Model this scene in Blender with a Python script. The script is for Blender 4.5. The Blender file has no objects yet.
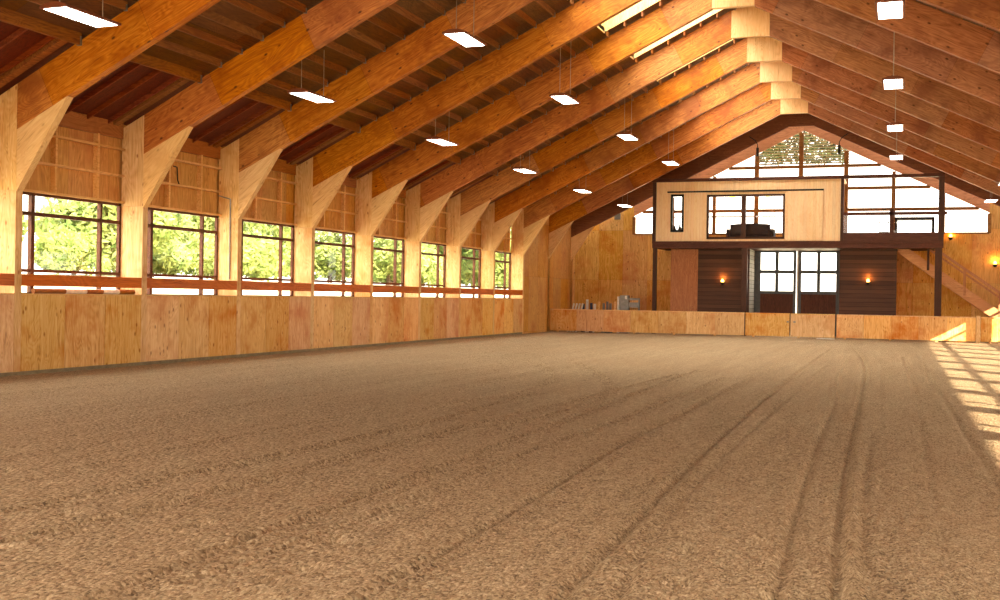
import bpy, math, random
import numpy as np
from mathutils import Vector, Matrix, noise
random.seed(7)
COL = bpy.context.scene.collection
SC = bpy.context.scene
FRAMES = range(-6, 11)          # roof frames, near face at Y0 + S*k
Y0, S, TH = 16.25, 3.66, .17
XW, XO = 11.08, 11.65           # inner and outer plane of the side walls
FL = -0.07                      # sand level
YK, YG = 49.56, 53.3            # far kickboard, gable wall
YB = 50.6                       # gallery front
REAR = Y0 + S * FRAMES[0]
def zu(x): return 9.65 - .49 * max(0, abs(x) - .6)      # underside of the rafters
def zr(x): return 9.65 + .85 + .294 - .49 * abs(x)      # top of the rafters
def zd(x): return 9.65 + .97 + .294 - .49 * abs(x)      # underside of the roof deck
def fy(k): return Y0 + S * k

# ------------------------------------------------------------------ mesh builder
class MB:
    def __init__(s): s.v = []; s.f = []; s.m = []
    def poly(s, pts, m=0):
        n = len(s.v); s.v += [tuple(p) for p in pts]; s.f.append(tuple(range(n, n + len(pts)))); s.m.append(m)
    def box(s, x0, x1, y0, y1, z0, z1, m=0):
        x0, x1 = min(x0, x1), max(x0, x1); y0, y1 = min(y0, y1), max(y0, y1); z0, z1 = min(z0, z1), max(z0, z1)
        n = len(s.v)
        s.v += [(x0,y0,z0),(x1,y0,z0),(x1,y1,z0),(x0,y1,z0),(x0,y0,z1),(x1,y0,z1),(x1,y1,z1),(x0,y1,z1)]
        for f in ((0,3,2,1),(4,5,6,7),(0,1,5,4),(1,2,6,5),(2,3,7,6),(3,0,4,7)):
            s.f.append(tuple(n + i for i in f)); s.m.append(m)
        return s
    def prism(s, pts, a, b, axis='y', m=0):
        # pts in the plane across the axis: y -> (x,z), x -> (y,z), z -> (x,y)
        def P(p, t):
            return (p[0], t, p[1]) if axis == 'y' else (t, p[0], p[1]) if axis == 'x' else (p[0], p[1], t)
        n = len(s.v); k = len(pts)
        s.v += [P(p, a) for p in pts] + [P(p, b) for p in pts]
        s.f.append(tuple(n + i for i in range(k))); s.m.append(m)
        s.f.append(tuple(n + k + i for i in reversed(range(k)))); s.m.append(m)
        for i in range(k):
            j = (i + 1) % k
            s.f.append((n + i, n + k + i, n + k + j, n + j)); s.m.append(m)
        return s
    def tube(s, p, q, r0, r1=None, n=8, m=0, caps=True):
        r1 = r0 if r1 is None else r1
        p, q = Vector(p), Vector(q); d = (q - p).normalized()
        u = d.orthogonal().normalized(); w = d.cross(u); b = len(s.v)
        for c, r in ((p, r0), (q, r1)):
            for i in range(n):
                a = 2 * math.pi * i / n; s.v.append(tuple(c + r * (math.cos(a) * u + math.sin(a) * w)))
        for i in range(n):
            j = (i + 1) % n; s.f.append((b + i, b + j, b + n + j, b + n + i)); s.m.append(m)
        if caps:
            s.f.append(tuple(b + i for i in reversed(range(n)))); s.m.append(m)
            s.f.append(tuple(b + n + i for i in range(n))); s.m.append(m)
        return s
    def lathe(s, prof, c=(0,0,0), n=16, m=0):
        b = len(s.v)
        for r, z in prof:
            for i in range(n):
                a = 2 * math.pi * i / n; s.v.append((c[0] + r * math.cos(a), c[1] + r * math.sin(a), c[2] + z))
        for k in range(len(prof) - 1):
            for i in range(n):
                j = (i + 1) % n
                s.f.append((b + k*n + i, b + k*n + j, b + (k+1)*n + j, b + (k+1)*n + i)); s.m.append(m)
        return s
    def build(s, name, mats, parent=None, at=None, bevel=0, smooth=False):
        mats = mats if isinstance(mats, (list, tuple)) else [mats]
        me = bpy.data.meshes.new(name)
        o = Vector(at) if at is not None else Vector((0, 0, 0))
        base = wloc(parent) if parent is not None else Vector((0,0,0))
        org = base if at is None and parent is not None else o
        me.from_pydata([tuple(Vector(p) - org) for p in s.v], [], s.f)
        for mt in mats: me.materials.append(mt)
        for i, f in enumerate(me.polygons):
            f.material_index = s.m[i]; f.use_smooth = smooth
        import bmesh
        bm = bmesh.new(); bm.from_mesh(me); bmesh.ops.recalc_face_normals(bm, faces=bm.faces)
        if bevel:
            bmesh.ops.remove_doubles(bm, verts=bm.verts, dist=1e-5)
            bmesh.ops.bevel(bm, geom=bm.edges[:], offset=bevel, segments=1, affect='EDGES', clamp_overlap=True)
        bm.to_mesh(me); bm.free()
        ob = bpy.data.objects.new(name, me); COL.objects.link(ob)
        ob.location = org - base
        if parent is not None: ob.parent = parent
        return ob
def wloc(o):
    v = Vector((0,0,0))
    while o is not None: v += o.location; o = o.parent
    return v
def tag(o, label, cat, group=None, kind=None):
    o['label'] = label; o['category'] = cat
    if group: o['group'] = group
    if kind: o['kind'] = kind
    return o
def root(name, loc, label, cat, group=None, kind=None):
    o = bpy.data.objects.new(name, None); COL.objects.link(o); o.location = loc
    o.empty_display_size = .2
    return tag(o, label, cat, group, kind)
def dup(o, parent=None):
    c = o.copy(); COL.objects.link(c); c.parent = parent
    for ch in o.children: dup(ch, c)
    return c
ORD = ['first','second','third','fourth','fifth','sixth','seventh','eighth','ninth','tenth','eleventh','twelfth','thirteenth','fourteenth','fifteenth','sixteenth','seventeenth','eighteenth']

# ------------------------------------------------------------------ materials
def srgb(h):
    c = [int(h[i:i+2], 16) / 255 for i in (0, 2, 4)]
    return tuple(x / 12.92 if x <= .04045 else ((x + .055) / 1.055) ** 2.4 for x in c) + (1,)
class NT:
    def __init__(s, name):
        s.mat = bpy.data.materials.new(name); s.mat.use_nodes = True
        s.t = s.mat.node_tree; s.b = s.t.nodes['Principled BSDF']
    def n(s, typ, **kw):
        nd = s.t.nodes.new(typ)
        for k, v in kw.items():
            if k in nd.inputs: nd.inputs[k].default_value = v
            else: setattr(nd, k, v)
        return nd
    def l(s, a, b): s.t.links.new(a, b)
    def math(s, op, a, b=None):
        nd = s.n('ShaderNodeMath', operation=op)
        for i, x in enumerate((a, b)):
            if x is None: continue
            if isinstance(x, (int, float)): nd.inputs[i].default_value = x
            else: s.l(x, nd.inputs[i])
        return nd.outputs[0]
    def mix(s, fac, a, b, blend='MIX'):
        nd = s.n('ShaderNodeMix', data_type='RGBA', blend_type=blend)
        for i, x in ((0, fac), (6, a), (7, b)):
            if isinstance(x, (int, float, tuple)): nd.inputs[i].default_value = x
            else: s.l(x, nd.inputs[i])
        return nd.outputs[2]
    def ramp(s, fac, stops):
        r = s.n('ShaderNodeValToRGB'); s.l(fac, r.inputs[0])
        e = r.color_ramp.elements
        while len(e) < len(stops): e.new(.5)
        for i, (p, c) in enumerate(stops):
            e[i].position = p; e[i].color = c if isinstance(c, tuple) else (c, c, c, 1)
        return r.outputs[0]
def plain(name, hexc, rough=.6, metal=0, bump=0, vary=.12, scale=8):
    m = NT(name); tc = m.n('ShaderNodeTexCoord')
    nz = m.n('ShaderNodeTexNoise', Scale=scale, Detail=4.0); m.l(tc.outputs['Object'], nz.inputs['Vector'])
    c = srgb(hexc); d = tuple(x * (1 - vary * 2) for x in c[:3]) + (1,); e = tuple(min(1, x * (1 + vary)) for x in c[:3]) + (1,)
    m.l(m.ramp(nz.outputs[0], [(.3, d), (.7, e)]), m.b.inputs['Base Color'])
    m.b.inputs['Roughness'].default_value = rough; m.b.inputs['Metallic'].default_value = metal
    if bump:
        b = m.n('ShaderNodeBump', Strength=bump, Distance=.01); m.l(nz.outputs[0], b.inputs['Height']); m.l(b.outputs[0], m.b.inputs['Normal'])
    return m.mat
def glow(name, col, strength):
    m = NT(name); m.b.inputs['Base Color'].default_value = col
    m.b.inputs['Emission Color'].default_value = col; m.b.inputs['Emission Strength'].default_value = strength
    return m.mat
def wood(name, light, mid, dark, rot=0.0, grain='z', sheet=None, knots=.5, rough=.55, vary=1.0, board=None, seed=0, spec=.3, red=None):
    """plywood or boards. grain runs along the given axis after a turn about Y by rot; sheet=(along, across) sizes of the panels whose tone differs"""
    m = NT(name)
    geo = m.n('ShaderNodeNewGeometry'); oi = m.n('ShaderNodeObjectInfo')
    vr = m.n('ShaderNodeVectorRotate', rotation_type='Y_AXIS'); vr.inputs['Angle'].default_value = rot
    m.l(geo.outputs['Position'], vr.inputs['Vector'])
    shift = m.n('ShaderNodeVectorMath', operation='MULTIPLY_ADD')
    comb = m.n('ShaderNodeCombineXYZ')
    for i in range(3): m.l(oi.outputs['Random'], comb.inputs[i])
    shift.inputs[1].default_value = (37.0, 0.0, 53.0) if board is None else (0, 0, 0); m.l(comb.outputs[0], shift.inputs[0]); m.l(vr.outputs[0], shift.inputs[2])
    P = shift.outputs[0]
    sp = m.n('ShaderNodeSeparateXYZ'); m.l(P, sp.inputs[0])
    ax = {'x': 0, 'y': 1, 'z': 2}[grain]
    sc = [14.0, 14.0, 14.0]; sc[ax] = .9
    mp = m.n('ShaderNodeMapping'); mp.inputs['Scale'].default_value = sc; m.l(P, mp.inputs['Vector'])
    dist = m.n('ShaderNodeTexNoise', Scale=.8, Detail=3.0); m.l(P, dist.inputs['Vector'])
    n1 = m.n('ShaderNodeTexNoise', Scale=1.0, Detail=6.0, Roughness=.6, Distortion=1.6); m.l(mp.outputs[0], n1.inputs['Vector'])
    # cathedral figure: rings stretched along the grain
    sc2 = [1.6, 1.6, 1.6]; sc2[ax] = .35
    mp2 = m.n('ShaderNodeMapping'); mp2.inputs['Scale'].default_value = sc2; m.l(P, mp2.inputs['Vector'])
    n2 = m.n('ShaderNodeTexNoise', Scale=1.4, Detail=2.0, Distortion=.6); m.l(mp2.outputs[0], n2.inputs['Vector'])
    rings = m.math('FRACT', m.math('MULTIPLY', n2.outputs[0], 22.0))
    rings = m.math('ABSOLUTE', m.math('SUBTRACT', rings, .5))
    f = m.math('ADD', m.math('MULTIPLY', n1.outputs[0], .85), m.math('MULTIPLY', rings, .34))
    base = m.ramp(f, [(.2, srgb(dark)), (.44, srgb(mid)), (.66, srgb(light))])
    # patches of stain
    n3 = m.n('ShaderNodeTexNoise', Scale=.9, Detail=4.0, Roughness=.65); m.l(P, n3.inputs['Vector'])
    base = m.mix(m.ramp(n3.outputs[0], [(.5, 0.0), (.66, .8)]), base, srgb(red or mid))
    # knots / footballs
    if knots:
        sc3 = [3.4, 3.4, 3.4]; sc3[ax] = 1.9
        mp3 = m.n('ShaderNodeMapping'); mp3.inputs['Scale'].default_value = sc3; m.l(P, mp3.inputs['Vector'])
        vo = m.n('ShaderNodeTexVoronoi', Scale=1.5); m.l(mp3.outputs[0], vo.inputs['Vector'])
        gate = m.math('GREATER_THAN', m.n('ShaderNodeSeparateColor').outputs[0], .5)
        sepc = m.n('ShaderNodeSeparateColor'); m.l(vo.outputs['Color'], sepc.inputs[0])
        k = m.math('MULTIPLY', m.ramp(vo.outputs['Distance'], [(.07, 1.0), (.17, 0.0)]), m.math('GREATER_THAN', sepc.outputs[0], .45))
        base = m.mix(m.math('MULTIPLY', k, knots), base, srgb(dark))
    # sheet tone
    if sheet:
        cells = []
        across = {'x': 2, 'y': 0, 'z': 1}[grain] if board is None else board
        a = m.math('FLOOR', m.math('DIVIDE', sp.outputs[ax], sheet[0]))
        b = m.math('FLOOR', m.math('DIVIDE', sp.outputs[across], sheet[1]))
        cb = m.n('ShaderNodeCombineXYZ'); m.l(a, cb.inputs[0]); m.l(b, cb.inputs[1]); m.l(oi.outputs['Random'], cb.inputs[2])
        if board is not None: cb.inputs[2].default_value = seed; m.t.links.remove(cb.inputs[2].links[0])
        wn = m.n('ShaderNodeTexWhiteNoise', noise_dimensions='3D'); m.l(cb.outputs[0], wn.inputs['Vector'])
        rnd, rc = wn.outputs['Value'], wn.outputs['Color']
        # thin joint lines
        for o_, sz in ((ax, sheet[0]), (across, sheet[1])):
            fr = m.math('FRACT', m.math('DIVIDE', sp.outputs[o_], sz))
            ed = m.math('LESS_THAN', fr, .008 / sz)
            base = m.mix(m.math('MULTIPLY', ed, .7), base, srgb(dark))
    else:
        wn = m.n('ShaderNodeTexWhiteNoise', noise_dimensions='1D'); m.l(oi.outputs['Random'], wn.inputs['W']); rnd, rc = wn.outputs['Value'], wn.outputs['Color']
    hs = m.n('ShaderNodeHueSaturation'); m.l(base, hs.inputs['Color'])
    scx = m.n('ShaderNodeSeparateColor'); m.l(rc, scx.inputs[0])
    m.l(m.math('ADD', m.math('MULTIPLY', scx.outputs[0], .03 * vary), .5 - .015 * vary), hs.inputs['Hue'])
    m.l(m.math('ADD', m.math('MULTIPLY', scx.outputs[1], .35 * vary), 1 - .175 * vary), hs.inputs['Saturation'])
    m.l(m.math('ADD', m.math('MULTIPLY', scx.outputs[2], .36 * vary), 1 - .18 * vary), hs.inputs['Value'])
    m.l(hs.outputs[0], m.b.inputs['Base Color'])
    m.b.inputs['Roughness'].default_value = rough
    m.b.inputs['Specular IOR Level'].default_value = spec
    bp = m.n('ShaderNodeBump', Strength=.15, Distance=.004); m.l(n1.outputs[0], bp.inputs['Height']); m.l(bp.outputs[0], m.b.inputs['Normal'])
    return m.mat
A = math.atan(.49)
M = {}
M['ply_col'] = wood('pale_plywood_upright', 'F3D09A', 'E4B878', 'B06C34', knots=.9, vary=.3, red='D89A58')
M['ply_kick'] = wood('kickboard_plywood', 'F6CE90', 'E8B26E', 'AC602A', knots=.9, vary=.65, red='D4803A')
M['ply_wall'] = wood('wall_plywood', 'DCA65A', 'C98E42', '935420', knots=.9, sheet=(2.44, 1.22), vary=.35, red='BE7836', board=1)
M['ply_gable'] = wood('gable_plywood', 'E4B66C', 'D09C4C', '8E5222', knots=1.0, sheet=(2.44, 1.22), vary=.5, red='C47C3A', board=0)
M['ply_brace'] = wood('pale_brace_plywood', 'F0CB92', 'E4B87E', 'B88450', rot=-.9, knots=.6, vary=.25, red='DFB078')
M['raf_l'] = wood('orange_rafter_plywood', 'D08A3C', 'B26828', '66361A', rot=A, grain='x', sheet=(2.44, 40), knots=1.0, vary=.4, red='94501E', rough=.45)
M['raf_r'] = wood('shaded_russet_rafter_plywood', 'BE8258', 'A26844', '62381F', rot=-A, grain='x', sheet=(2.44, 40), knots=1.0, vary=.5, red='865034', rough=.5)  # russet ply, darkened in colour for the shade right of the ridge
M['gusset'] = wood('pale_ridge_plywood', 'F6D09C', 'EEC088', 'C08A50', knots=.4, vary=.2)
M['purlin'] = wood('russet_joist_wood', 'A0682F', '865024', '502A12', grain='y', knots=.3, vary=.4)
M['joist'] = wood('eave_joist_wood', '944A24', '7A3616', '4A1C0A', grain='x', knots=.3, vary=.3)
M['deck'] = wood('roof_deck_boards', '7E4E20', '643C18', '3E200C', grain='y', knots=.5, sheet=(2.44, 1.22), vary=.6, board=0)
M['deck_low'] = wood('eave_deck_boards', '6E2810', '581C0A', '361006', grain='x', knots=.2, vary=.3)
M['shaft'] = wood('skylight_shaft_plywood', 'F2D69C', 'E8C684', 'C79A5A', grain='z', knots=.2, vary=.3)
M['rail'] = wood('orange_rail_board', 'DC7A34', 'C86828', '9C4616', grain='y', knots=.2, vary=.25)
M['girt'] = wood('girt_timber', 'F0C284', 'E0AC68', 'B07838', grain='y', knots=.3, vary=.2)
M['plate'] = wood('top_plate_timber', 'B8743A', 'A4622C', '75401A', grain='y', knots=.2, vary=.3)
M['brown'] = wood('dark_brown_stained_wood', '62382A', '502C20', '341A14', grain='x', knots=.1, vary=.15)
M['post'] = wood('dark_brown_post_wood', '523326', '44291E', '301A14', grain='z', knots=.1, vary=.15)
M['win'] = wood('brown_window_timber', '6A3C22', '583018', '3A1C0E', grain='y', knots=.1, vary=.2)
M['gwin'] = wood('gable_window_timber', '9A6834', '865828', '5C3A1A', grain='x', knots=.1, vary=.2)
M['trim'] = wood('russet_gable_trim', 'DCA684', 'C8906E', '945C42', grain='x', knots=.2, vary=.2)
M['clad'] = wood('pale_vertical_cladding', 'FADFB8', 'F4D2A4', 'E0B484', grain='z', sheet=(40, .135), knots=.03, vary=.25, board=0, red='F0C898')
M['stairw'] = wood('stair_plywood', 'E0AC7A', 'CC9260', '90582E', grain='x', knots=.3, vary=.2)
M['doorp'] = wood('dark_door_panel', '6E4232', '5A3426', '341C14', grain='z', knots=.1, vary=.2)
M['infill'] = wood('pinkish_plywood', 'C68C60', 'B27650', '7E4A30', knots=.8, vary=.2)
M['raf_end'] = wood('backlit_tone_end_rafter_wood', '8A5638', '74442C', '462616', grain='x', knots=.4, vary=.1)  # backlit shade of the end frame is put into this darker wood colour
M['steel'] = plain('galvanised_steel', '8E8E8C', .4, .8)
M['slat'] = plain('pale_slat_paint', 'A0946A', .6)
M['cable'] = plain('steel_cable', 'B0A898', .4, .6)
M['house'] = plain('copper_brown_housing', '7A3E20', .5, .2)
M['black'] = plain('black_metal', '141312', .5, .3)
M['dark'] = plain('dark_fabric', '322C30', .9)
M['doorf'] = plain('grey_door_frame', '5E6468', .5)
M['white'] = plain('white_painted_surface', 'E6E2D8', .6)
M['blue'] = plain('dark_blue_plastic', '2C3A54', .5)
M['grey'] = plain('grey_plastic', '7A7670', .6)
M['gravel'] = plain('pale_gravel_bank', 'B4AC92', .95, 0, .3, .12, 3)
M['curb'] = plain('grey_concrete', '8E8264', .9, 0, .2)
M['bark'] = plain('tree_bark', '4A3A28', .9, 0, .5)
M['lamp'] = glow('lamp_diffuser', (1, .93, .8, 1), 10)
M['lampy'] = glow('sconce_light', (1, .42, .08, 1), 7)
M['pend'] = glow('yellow_lamp_glass', (1, .75, .12, 1), 3)
def leafmat(name, a, b):
    m = NT(name); oi = m.n('ShaderNodeTexCoord'); nz = m.n('ShaderNodeTexNoise', Scale=1.3, Detail=3.0)
    m.l(oi.outputs['Object'], nz.inputs['Vector'])
    c = m.ramp(nz.outputs[0], [(.35, srgb(a)), (.65, srgb(b))]); m.l(c, m.b.inputs['Base Color'])
    m.b.inputs['Roughness'].default_value = .6
    tr = m.n('ShaderNodeBsdfTranslucent'); m.l(c, tr.inputs[0]); mx = m.n('ShaderNodeMixShader'); mx.inputs[0].default_value = .35
    m.l(m.b.outputs[0], mx.inputs[1]); m.l(tr.outputs[0], mx.inputs[2]); m.l(mx.outputs[0], m.t.nodes['Material Output'].inputs[0])
    return m.mat
M['leaf1'] = leafmat('yellow_green_leaves', '5C7234', '9CA65C')
M['leaf2'] = leafmat('deep_green_leaves', '344A1E', '66783A')
def glassmat():
    m = NT('window_glass')
    t = m.n('ShaderNodeBsdfTransparent'); g = m.n('ShaderNodeBsdfGlossy', Roughness=.02)
    mx = m.n('ShaderNodeMixShader'); mx.inputs[0].default_value = .03
    m.l(t.outputs[0], mx.inputs[1]); m.l(g.outputs[0], mx.inputs[2]); m.l(mx.outputs[0], m.t.nodes['Material Output'].inputs[0])
    return m.mat
M['glass'] = glassmat()
def siding():
    m = NT('dark_horizontal_siding'); geo = m.n('ShaderNodeNewGeometry'); sp = m.n('ShaderNodeSeparateXYZ'); m.l(geo.outputs['Position'], sp.inputs[0])
    q = m.math('DIVIDE', sp.outputs[2], .19); fr = m.math('FRACT', q); fl = m.math('FLOOR', q)
    wn = m.n('ShaderNodeTexWhiteNoise', noise_dimensions='1D'); m.l(fl, wn.inputs['W'])
    mp = m.n('ShaderNodeMapping'); mp.inputs['Scale'].default_value = (.8, 6, 14); m.l(geo.outputs['Position'], mp.inputs[0])
    nz = m.n('ShaderNodeTexNoise', Scale=1.5, Detail=4.0); m.l(mp.outputs[0], nz.inputs['Vector'])
    f = m.math('ADD', m.math('MULTIPLY', wn.outputs[0], .45), m.math('MULTIPLY', nz.outputs[0], .55))
    c = m.ramp(f, [(.25, srgb('3E241A')), (.75, srgb('62402F'))])
    c = m.mix(m.math('LESS_THAN', fr, .09), c, srgb('24120C')); m.l(c, m.b.inputs['Base Color'])
    b = m.n('ShaderNodeBump', Strength=.6, Distance=.02); m.l(fr, b.inputs['Height']); m.l(b.outputs[0], m.b.inputs['Normal'])
    m.b.inputs['Roughness'].default_value = .7
    return m.mat
M['siding'] = siding()
def sand():
    m = NT('arena_sand'); geo = m.n('ShaderNodeNewGeometry'); P = geo.outputs['Position']
    fine = m.n('ShaderNodeTexNoise', Scale=42.0, Detail=5.0, Roughness=.7); pf = m.n('ShaderNodeMapping'); pf.inputs['Scale'].default_value = (1, .6, 0); m.l(P, pf.inputs[0]); m.l(pf.outputs[0], fine.inputs['Vector'])
    mid = m.n('ShaderNodeTexNoise', Scale=9.0, Detail=5.0, Roughness=.65); m.l(pf.outputs[0], mid.inputs['Vector'])
    mp = m.n('ShaderNodeMapping'); mp.inputs['Scale'].default_value = (1.6, .12, 1); m.l(P, mp.inputs[0])
    strk = m.n('ShaderNodeTexNoise', Scale=1.6, Detail=5.0, Roughness=.6, Distortion=.4); m.l(mp.outputs[0], strk.inputs['Vector'])
    big = m.n('ShaderNodeTexNoise', Scale=.25, Detail=3.0); m.l(P, big.inputs['Vector'])
    flat = m.n('ShaderNodeMapping'); flat.inputs['Scale'].default_value = (1, .55, 0); m.l(P, flat.inputs[0])
    clod = m.n('ShaderNodeTexVoronoi', Scale=90.0); m.l(flat.outputs[0], clod.inputs['Vector'])
    clod2 = m.n('ShaderNodeTexVoronoi', Scale=28.0); m.l(flat.outputs[0], clod2.inputs['Vector'])
    s1 = m.n('ShaderNodeSeparateColor'); m.l(clod.outputs['Color'], s1.inputs[0])
    s2 = m.n('ShaderNodeSeparateColor'); m.l(clod2.outputs['Color'], s2.inputs[0])
    f = m.math('ADD', m.math('ADD', m.math('MULTIPLY', s1.outputs[0], .42), m.math('MULTIPLY', s2.outputs[1], .1)), m.math('ADD', m.math('MULTIPLY', mid.outputs[0], .28), m.math('MULTIPLY', strk.outputs[0], .2)))
    c = m.ramp(f, [(.2, srgb('4E3E2E')), (.42, srgb('9A8263')), (.6, srgb('B29A78')), (.8, srgb('D6C09C'))])
    c = m.mix(m.ramp(big.outputs[0], [(.35, 0.0), (.7, .25)]), c, srgb('A07E5C'))
    m.l(c, m.b.inputs['Base Color']); m.b.inputs['Roughness'].default_value = .95; m.b.inputs['Specular IOR Level'].default_value = .1
    h = m.math('ADD', m.math('MULTIPLY', fine.outputs[0], .5), m.math('ADD', m.math('MULTIPLY', mid.outputs[0], .7), m.math('ADD', m.math('MULTIPLY', strk.outputs[0], .3), m.math('MULTIPLY', clod2.outputs['Distance'], -1.2))))
    b = m.n('ShaderNodeBump', Strength=.9, Distance=.018); m.l(h, b.inputs['Height']); m.l(b.outputs[0], m.b.inputs['Normal'])
    return m.mat
M['sand'] = sand()

# ------------------------------------------------------------------ floor with harrow tracks
TR = [[(0.49,4.51),(0.43,6.93),(0.38,11.24),(0.23,16.01),(0.1,26)],
 [(0.7,5.08),(0.82,6.95),(0.77,10.18),(0.94,14.37),(1.0,24)],
 [(1.76,5.05),(1.72,7.57),(1.56,11.84),(1.53,17.11),(1.5,30)],
 [(2.78,4.5),(2.74,5.62),(2.45,12.78),(2.26,23.83),(2.2,40)],
 [(3.05,4.8),(3.01,5.97),(2.91,6.86),(2.74,10.1),(2.69,14.01),(2.7,30)],
 [(3.85,5),(3.81,6.56),(3.72,8.08),(3.55,12.85),(3.47,18.21),(3.1,26.2),(2.9,36)],
 [(4.2,4.6),(4.15,6.07),(4.08,7.54),(3.93,12.15),(3.8,20.52),(3.67,28.72),(3.1,38),(2.4,46)],
 [(4.4,4.8),(4.34,6.14),(4.24,7.61),(4.17,9.14),(4.1,15)],
 [(5.28,7),(5.28,10.71),(5.19,15.97),(5.03,25.59),(4.93,37.28)],
 [(4.75,6),(4.7,12),(4.68,22),(4.5,36)],
 [(-0.31,12.44),(-0.04,14.87),(0.02,16.82),(-0.4,19.24),(-1.64,23.09),(-3.52,27.2),(-5.96,30.35)],
 [(-1.93,14.3),(-1.66,16.86),(-1.53,18.56),(-2.07,21.07),(-3.54,25.16),(-4.91,27.3),(-6.54,27.89)],
 [(-1.62,6.24),(-1.45,8.4),(-1.17,12.58),(-1.33,17.95)],
 [(-0.88,5.48),(-0.78,6.84),(-0.63,12.27),(-0.39,16.02),(0,24)],
 [(-2.6,8),(-2.5,14),(-2.9,22),(-4,32)],[(-4.5,10),(-4.4,18),(-4.8,30),(-5.5,42)],[(-6.5,12),(-6.6,22),(-6.9,40)],[(-8.4,12),(-8.5,24),(-8.7,44)],[(1.2,14),(1.3,24),(1.4,44)],[(3.3,12),(3.15,22),(2.6,42)]]
PR = [(1.17,5.21),(1.14,5.44),(1.15,5.71),(0.38,6.31),(-0.11,6.53),(-0.92,7.39),(-1.8,7.91),(-1.2,6.47),(-3.05,7.82),(3.53,7.14),(3.79,6.19),(3.29,6.21),(3.02,6.42),(3.18,7.14),(3.57,7.58),(3.95,7.75),(3.91,9.51),(4.17,8.82),(2.75,9.07),(2.45,9.71),(-0.08,12.68),(0.48,11.98),(1.06,11.41),(0.98,6.48),(2.93,6.55),(2.64,11.93)]
def make_floor():
    xs = np.concatenate([np.arange(-XW, -3, .085), np.arange(-3, 7, .032), np.arange(7, XW + .01, .1)]); xs[-1] = XW
    ys = [REAR]; y = REAR
    while y < YK + 4:
        y += max(.05, .0115 * y) if y > 4.2 else (.6 if y < 3.4 else .3); ys.append(y)
    ys = np.array(ys); X, Y = np.meshgrid(xs, ys); Z = np.zeros_like(X)
    for ti, t in enumerate(TR):
        t = np.array(t, float); s = np.linspace(0, 1, len(t)); q = np.linspace(0, 1, 240)
        # smooth curve through the points
        px = np.interp(q, s, t[:, 0]); py = np.interp(q, s, t[:, 1])
        kk = np.ones(31) / 31; px = np.convolve(np.pad(px, 15, 'edge'), kk, 'valid'); py = np.convolve(np.pad(py, 15, 'edge'), kk, 'valid')
        D = np.full(X.shape, 9.0)
        for a, b in zip(px, py):
            pass
        seg = np.stack([px, py], 1)
        for i in range(0, len(seg) - 1, 2):
            a = seg[i]; b = seg[min(i + 2, len(seg) - 1)]; ylo, yhi = min(a[1], b[1]) - .5, max(a[1], b[1]) + .5
            r0, r1 = np.searchsorted(ys, ylo), np.searchsorted(ys, yhi)
            if r1 <= r0: continue
            ab = b - a; L = ab @ ab + 1e-9
            XX, YY = X[r0:r1], Y[r0:r1]
            u = np.clip(((XX - a[0]) * ab[0] + (YY - a[1]) * ab[1]) / L, 0, 1)
            d = np.hypot(XX - a[0] - u * ab[0], YY - a[1] - u * ab[1])
            D[r0:r1] = np.minimum(D[r0:r1], d)
        amp = (.042, .036, .036, .036, .02, .03, .036, .02, .02, .014)[ti] if ti < 10 else .045 if ti < 14 else .012
        Z += -amp * np.exp(-(D / .032) ** 2) + amp * .5 * np.exp(-((D - .085) / .035) ** 2)
        if ti in (3, 5, 6): Z += -.008 * np.exp(-((D - .3) / .05) ** 2) + .006 * np.exp(-((D - .38) / .05) ** 2)
    for i, (a, b) in enumerate(PR):
        d = np.hypot((X - a) / 1.0, (Y - b) / 1.2); Z += (-.045 if i % 3 else .016) * np.exp(-(d / .075) ** 2) + .01 * np.exp(-((d - .16) / .06) ** 2)
    fade = np.clip((YK + 1 - Y) / 2, 0, 1)
    zz = np.array([[noise.noise((x * 3.1, y * 3.1, 0)) * .006 + noise.noise((x * 9, y * 9, 4)) * .005 + noise.noise((x * 2.4 + 9, y * .2, 2)) * .008 + noise.noise((x * 5.4 + 3, y * .3, 7)) * .005 for x in xs] for y in ys])
    Z += zz
    nx, ny = len(xs), len(ys)
    V = np.stack([X, Y, Z + FL], -1).reshape(-1, 3)
    me = bpy.data.meshes.new('floor')
    F = [(j*nx+i, j*nx+i+1, (j+1)*nx+i+1, (j+1)*nx+i) for j in range(ny-1) for i in range(nx-1)]
    me.from_pydata(V.tolist(), [], F); me.materials.append(M['sand']); me.polygons.foreach_set('use_smooth', [True] * len(F))
    o = bpy.data.objects.new('floor', me); COL.objects.link(o)
    tag(o, 'brown harrowed sand floor of the riding arena with curved wheel tracks', 'floor', kind='structure')
make_floor()

# ------------------------------------------------------------------ roof frames
def make_frame(k):
    y = fy(k); y1 = y + TH
    r = root('roof_frame', (0, y, 0), '', 'roof frame', None, 'structure')
    for s, side in ((-1, 'l'), (1, 'r')):
        xw, xo = s * XW, s * XO
        MB().box(xw, xo, y, y1, FL - .05, 3.385).build('column', M['ply_col'], r)
        MB().prism([(xw, 3.39), (xo, 3.39), (xo, zr(XO)), (xw, zr(XW))], y, y1).build('column_head', M['ply_col'], r)
        MB().prism([(xw, zu(XW)), (s*(.66 if s<0 else .5), zu(.63)), (s*(.66 if s<0 else .5), zr(.6)), (xw, zr(XW))], y, y1).build('rafter', M['raf_end'] if k == 10 else M['raf_' + side], r)
        MB().prism([(xw, 3.36), (s*9.93, zu(9.93)), (xw, zu(XW) )], y + .005, y1 - .005).build('knee_brace', M['ply_brace'], r)
    MB().prism([(-.66, 9.65), (.5, 9.65), (.5, zr(.5)), (0, zr(0)), (-.66, zr(.66))], y, y1).build('ridge_gusset', M['raf_end'] if k == 10 else M['gusset'], r)
    return r
vis = 0
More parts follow.
